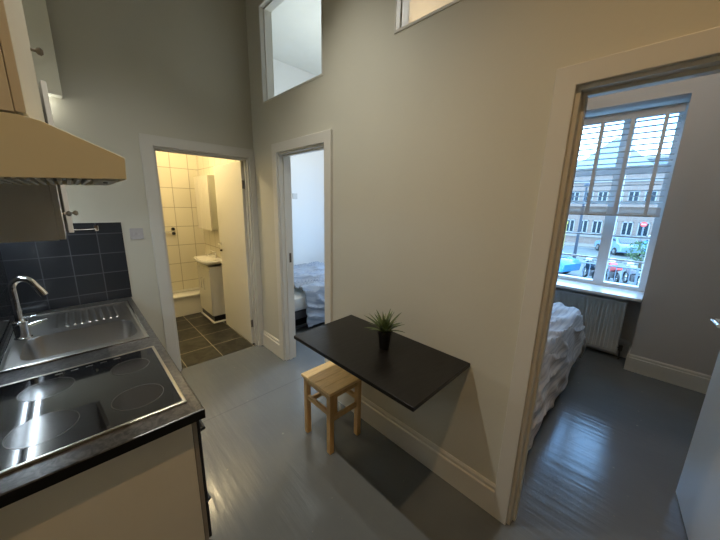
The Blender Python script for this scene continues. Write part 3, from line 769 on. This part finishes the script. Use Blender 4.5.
brick = tilemat('pale_brick', 'YZ', .5, .18, (0, 0), (.22, .15, .12), (.25, .175, .14), (.26, .21, .18), .02, .8)
band = mat('stone_band', (.27, .24, .22), .7)
winm = mat('dark_pane', (.02, .03, .04), .2, spec=.2)
wfr = mat('far_window_frame', (.32, .31, .30), .5)
def facade(x, y0, y1, z1, wallmat, rows, label, bandz, pitch=1.2, ww=.85, panes=2):
    t = thing('office_building', (x+4, (y0+y1)/2, G), label, 'building')
    MB().box(x, x+9, y0, y1, G+.0, z1).build('wall', wallmat, t)
    for zb in bandz: MB().box(x-.12, x, y0, y1, zb, zb+.3).build('stone_band', band, t)
    MB().box(x-.3, x+9, y0-.2, y1+.2, z1, z1+.3).build('roof_edge', band, t)
    for (za, zb) in rows:
        y = y0+.5
        while y+ww < y1-.2:
            f = MB().box(x-.06, x-.01, y, y+ww, za, za+.1).box(x-.06, x-.01, y, y+ww, zb-.1, zb).box(x-.06, x-.01, y, y+.09, za, zb).box(x-.06, x-.01, y+ww-.09, y+ww, za, zb).box(x-.06, x-.01, y+ww/2-.05, y+ww/2+.05, za, zb).build('window', wfr, t)
            MB().box(x-.03, x-.012, y+.05, y+ww-.05, za+.05, zb-.05).build('pane', winm, f); y += pitch
    return t
facade(40, -3, 26, 5.4, brick, [(-.95, .45), (2.35, 3.45)], 'long pale brick office building across the street', [-1.35, 1.3, 4.3])
facade(56, -14, 24, 8.2, mat('blue_cladding', (.20, .24, .27), .5), [(6.0, 7.2)], 'taller blue-grey block rising behind the brick offices', [5.5], 2.6, 1.9)
# gabled glass roof
gr = MB().prism([(1.5, 5.7), (9.5, 5.7), (5.2, 9.2)], 'X', 43, 49).build('roof_lantern', mat('glass_roof', (.30, .37, .40), .3))
tag(gr, 'pointed pale glass roof on top of the brick office building', 'roof lantern')

def car(loc, rz, colm, label):
    t = thing('parked_car', (0, 0, 0), label, 'car')
    prof = [(-2.1, .35), (-2.15, .75), (-1.95, .95), (-1.45, 1.02), (-.95, 1.42), (.55, 1.46), (1.25, 1.02), (1.95, .88), (2.15, .65), (2.12, .33), (1.75, .28), (-1.7, .28)]
    b = MB(); secs = []
    for s, k, zz in ((-.86, .97, .94), (-.80, 1, 1), (.80, 1, 1), (.86, .97, .94)):
        secs.append([b.bm.verts.new((p[0]*k, s*(1 if p[1] < 1.1 else .80), p[1])) for p in prof])
    for i in range(3):
        for k in range(len(prof)): b.bm.faces.new((secs[i][k], secs[i+1][k], secs[i+1][(k+1) % len(prof)], secs[i][(k+1) % len(prof)]))
    b.bm.faces.new(secs[0]); b.bm.faces.new(secs[-1][::-1])
    b.build('body', colm, t, True)
    b = MB().prism([(-1.38, 1.02), (-.93, 1.36), (.50, 1.40), (1.12, 1.02)], 'Y', -.80, .80)
    b.build('side_windows', mat('car_glass', (.04, .06, .08), .08), t)
    b = MB()
    b.prism([(.62, 1.46), (1.30, 1.03), (1.34, 1.05), (.64, 1.475)], 'Y', -.62, .62).prism([(-1.0, 1.42), (-1.5, 1.03), (-1.54, 1.05), (-1.02, 1.44)], 'Y', -.62, .62)
    b.build('windscreen', mat('car_glass', (.04, .06, .08), .08), t)
    for x in (-1.35, 1.35):
        for y in (-.82, .82):
            wl = MB().lathe([(.001, -.1), (.30, -.1), (.33, -.07), (.33, .07), (.30, .1), (.001, .1)], (x, y, .33), 18, 'Y').build('wheel', mat('tyre', (.02, .02, .02), .8), t)
            MB().lathe([(.001, -.11), (.18, -.11), (.18, .11), (.001, .11)], (x, y, .33), 12, 'Y').build('hub', chrome, wl)
    MB().box(2.05, 2.16, -.75, -.45, .62, .74, .02).box(2.05, 2.16, .45, .75, .62, .74, .02).build('headlight', mat('lamp_glass', (.8, .85, .9), .1), t)
    t.location = loc; t.rotation_euler = (0, 0, rz); return t
blue = mat('car_blue', (.03, .20, .42), .25, coat=.5)
pale = mat('car_pale_blue', (.16, .26, .36), .25, coat=.5)
car((20.5, 5.3, G), 1.25, blue, 'bright blue car parked nearest the window at the left')
car((34.5, 2.7, G), .55, pale, 'pale blue car parked in the middle of the street view')
car((35.4, -.1, G), .6, mat('car_mid_blue', (.10, .38, .66), .3, coat=.5), 'mid-blue car parked behind the pale blue car')

def motorbike(loc, rz, colm, label):
    t = thing('motorbike', (0, 0, 0), label, 'motorbike', 'motorbikes parked along the railing')
    for x in (-.62, .66):
        wl = MB().lathe([(.25, -.05), (.30, -.05), (.32, 0), (.30, .05), (.25, .05), (.25, -.05)], (x, 0, .32), 18, 'Y', closed=True).build('wheel', black, t)
        MB().lathe([(.001, -.03), (.06, -.04), (.06, .04), (.001, .03)], (x, 0, .32), 10, 'Y').box(x-.25, x+.25, -.01, .01, .31, .33).build('hub', chrome, wl)
    MB().prism([(-.75, .78), (-.2, .62), (.1, .5), (.35, .62), (.48, .95), (.2, 1.02), (-.1, .86), (-.7, .92)], 'Y', -.15, .15, .04).build('body', colm, t)
    MB().prism([(-.25, .25), (.25, .25), (.3, .55), (-.2, .6)], 'Y', -.14, .14, .02).build('engine', mat('engine_grey', (.15, .15, .16), .4, .6), t)
    MB().box(-.72, -.02, -.14, .14, .88, .95, .03).build('seat', black, t)
    MB().tube([(.66, .07, .32), (.42, .07, 1.0)], .025, 8).tube([(.66, -.07, .32), (.42, -.07, 1.0)], .025, 8).build('fork', chrome, t)
    MB().tube([(.28, -.36, 1.06), (.42, -.1, 1.03), (.42, .1, 1.03), (.28, .36, 1.06)], .018, 8).build('handlebar', black, t)
    MB().prism([(.42, .95), (.60, .92), (.50, 1.22), (.42, 1.20)], 'Y', -.13, .13, .02).build('fairing', mat('fairing_white', (.8, .82, .85), .3), t)
    t.location = loc; t.rotation_euler = (0, 0, rz); return t
motorbike((20.0, 2.45, G), .5, black, 'dark motorbike, leftmost of the row behind the railing')
motorbike((20.3, 1.55, G), .35, mat('bike_red', (.6, .06, .06), .3), 'red motorbike in the middle of the row behind the railing')
motorbike((20.1, .75, G), .45, mat('bike_grey', (.25, .27, .3), .3), 'grey motorbike, rightmost of the row behind the railing')

rg = thing('street_railing', (17.5, 1.5, G+.14), 'grey metal pavement railing in front of the motorbikes', 'railing')
mrl = mat('railing_grey', (.16, .20, .25), .5, .3)
for z in (.25, 1.1): MB().tube([(17.6, -1.0, G+.14+z), (17.6, 2.6, G+.14+z)], .035, 8).build('rail', mrl, rg)
for k in range(15): MB().tube([(17.6, -.9+k*.24, G+.141), (17.6, -.9+k*.24, G+1.24)], .018 if k % 6 else .04, 6).build('bar', mrl, rg)
po = thing('white_post', (4.75, -.03, G), 'plain white post standing just outside the window at its lower right', 'post')
MB().box(4.70, 4.80, .032, .115, G, 1.25, .01).build('shaft', mat('post_white', (.80, .80, .78), .5), po)
MB().box(4.69, 4.81, .022, .125, 1.25, 1.275, .005).build('cap', mat('post_white', (.80, .80, .78), .5), po)
lp = thing('lamp_post', (24.5, 4.05, G), 'thin dark lamp post standing in the street left of the window bar', 'lamp post')
MB().tube([(24.5, 4.05, G), (24.5, 4.05, G+1.0), (24.5, 4.05, G+5.2)], [.13, .09, .06], 10).build('pole', mat('post_black', (.03, .035, .05), .5), lp)
MB().lathe([(.001, 0), (.22, .02), (.12, .22), (.001, .25)], (24.5, 4.05, G+5.2), 12).build('lantern', mat('post_black', (.03, .035, .05), .5), lp)
bo = thing('bollard', (33.5, 6.6, G), 'slim yellow post on the far side of the street', 'post')
MB().tube([(33.5, 6.6, G), (33.5, 6.6, G+2.4)], .07, 8).lathe([(.001, 0), (.12, 0), (.12, .25), (.001, .25)], (33.5, 6.6, G+2.4), 10).build('pole', mat('post_yellow', (.75, .6, .12), .5), bo)
sg = thing('round_sign', (38.6, 1.5, G+.14), 'red and white round traffic sign near the end of the brick offices', 'sign')
MB().tube([(38.6, 1.5, G+.14), (38.6, 1.5, G+2.6)], .05, 8).build('pole', mrl, sg)
MB().lathe([(.001, 0), (.24, 0), (.24, .05), (.001, .05)], (38.5, 1.5, G+2.5), 20, 'X').build('disc', mat('sign_red', (.75, .08, .07), .5), sg)
MB().box(38.47, 38.50, 1.35, 1.65, G+2.46, G+2.54).build('white_bar', mat('sign_white', (.85, .85, .85), .5), sg)
# shrub
sh = thing('shrub', (26, .75, G), 'loose green street shrub beside the motorbikes', 'shrub')
MB().tube([(26, .75, G), (26.05, .8, G+.8)], [.09, .05], 8).build('stem', mat('bark', (.12, .08, .05), .8), sh)
b = MB()
for k in range(420):
    a = random.uniform(0, 2*PI); r = random.uniform(.2, 1)**.6; z = random.uniform(-1, 1)
    c = Vector((26+.7*r*math.cos(a)*math.sqrt(1-z*z*.7), .75+.9*r*math.sin(a)*math.sqrt(1-z*z*.7), G+1.15+z*.65))
    d1_ = Vector((random.uniform(-1, 1), random.uniform(-1, 1), random.uniform(-1, 1))).normalized(); d2_ = d1_.cross(Vector((.3, .5, .8))).normalized()
    vs = [b.bm.verts.new(c+d1_*.11), b.bm.verts.new(c+d2_*.05), b.bm.verts.new(c-d1_*.11), b.bm.verts.new(c-d2_*.05)]; b.bm.faces.new(vs)
b.build('foliage', mat('shrub_green', (.10, .17, .08), .7, var=.4), sh, False, .004)
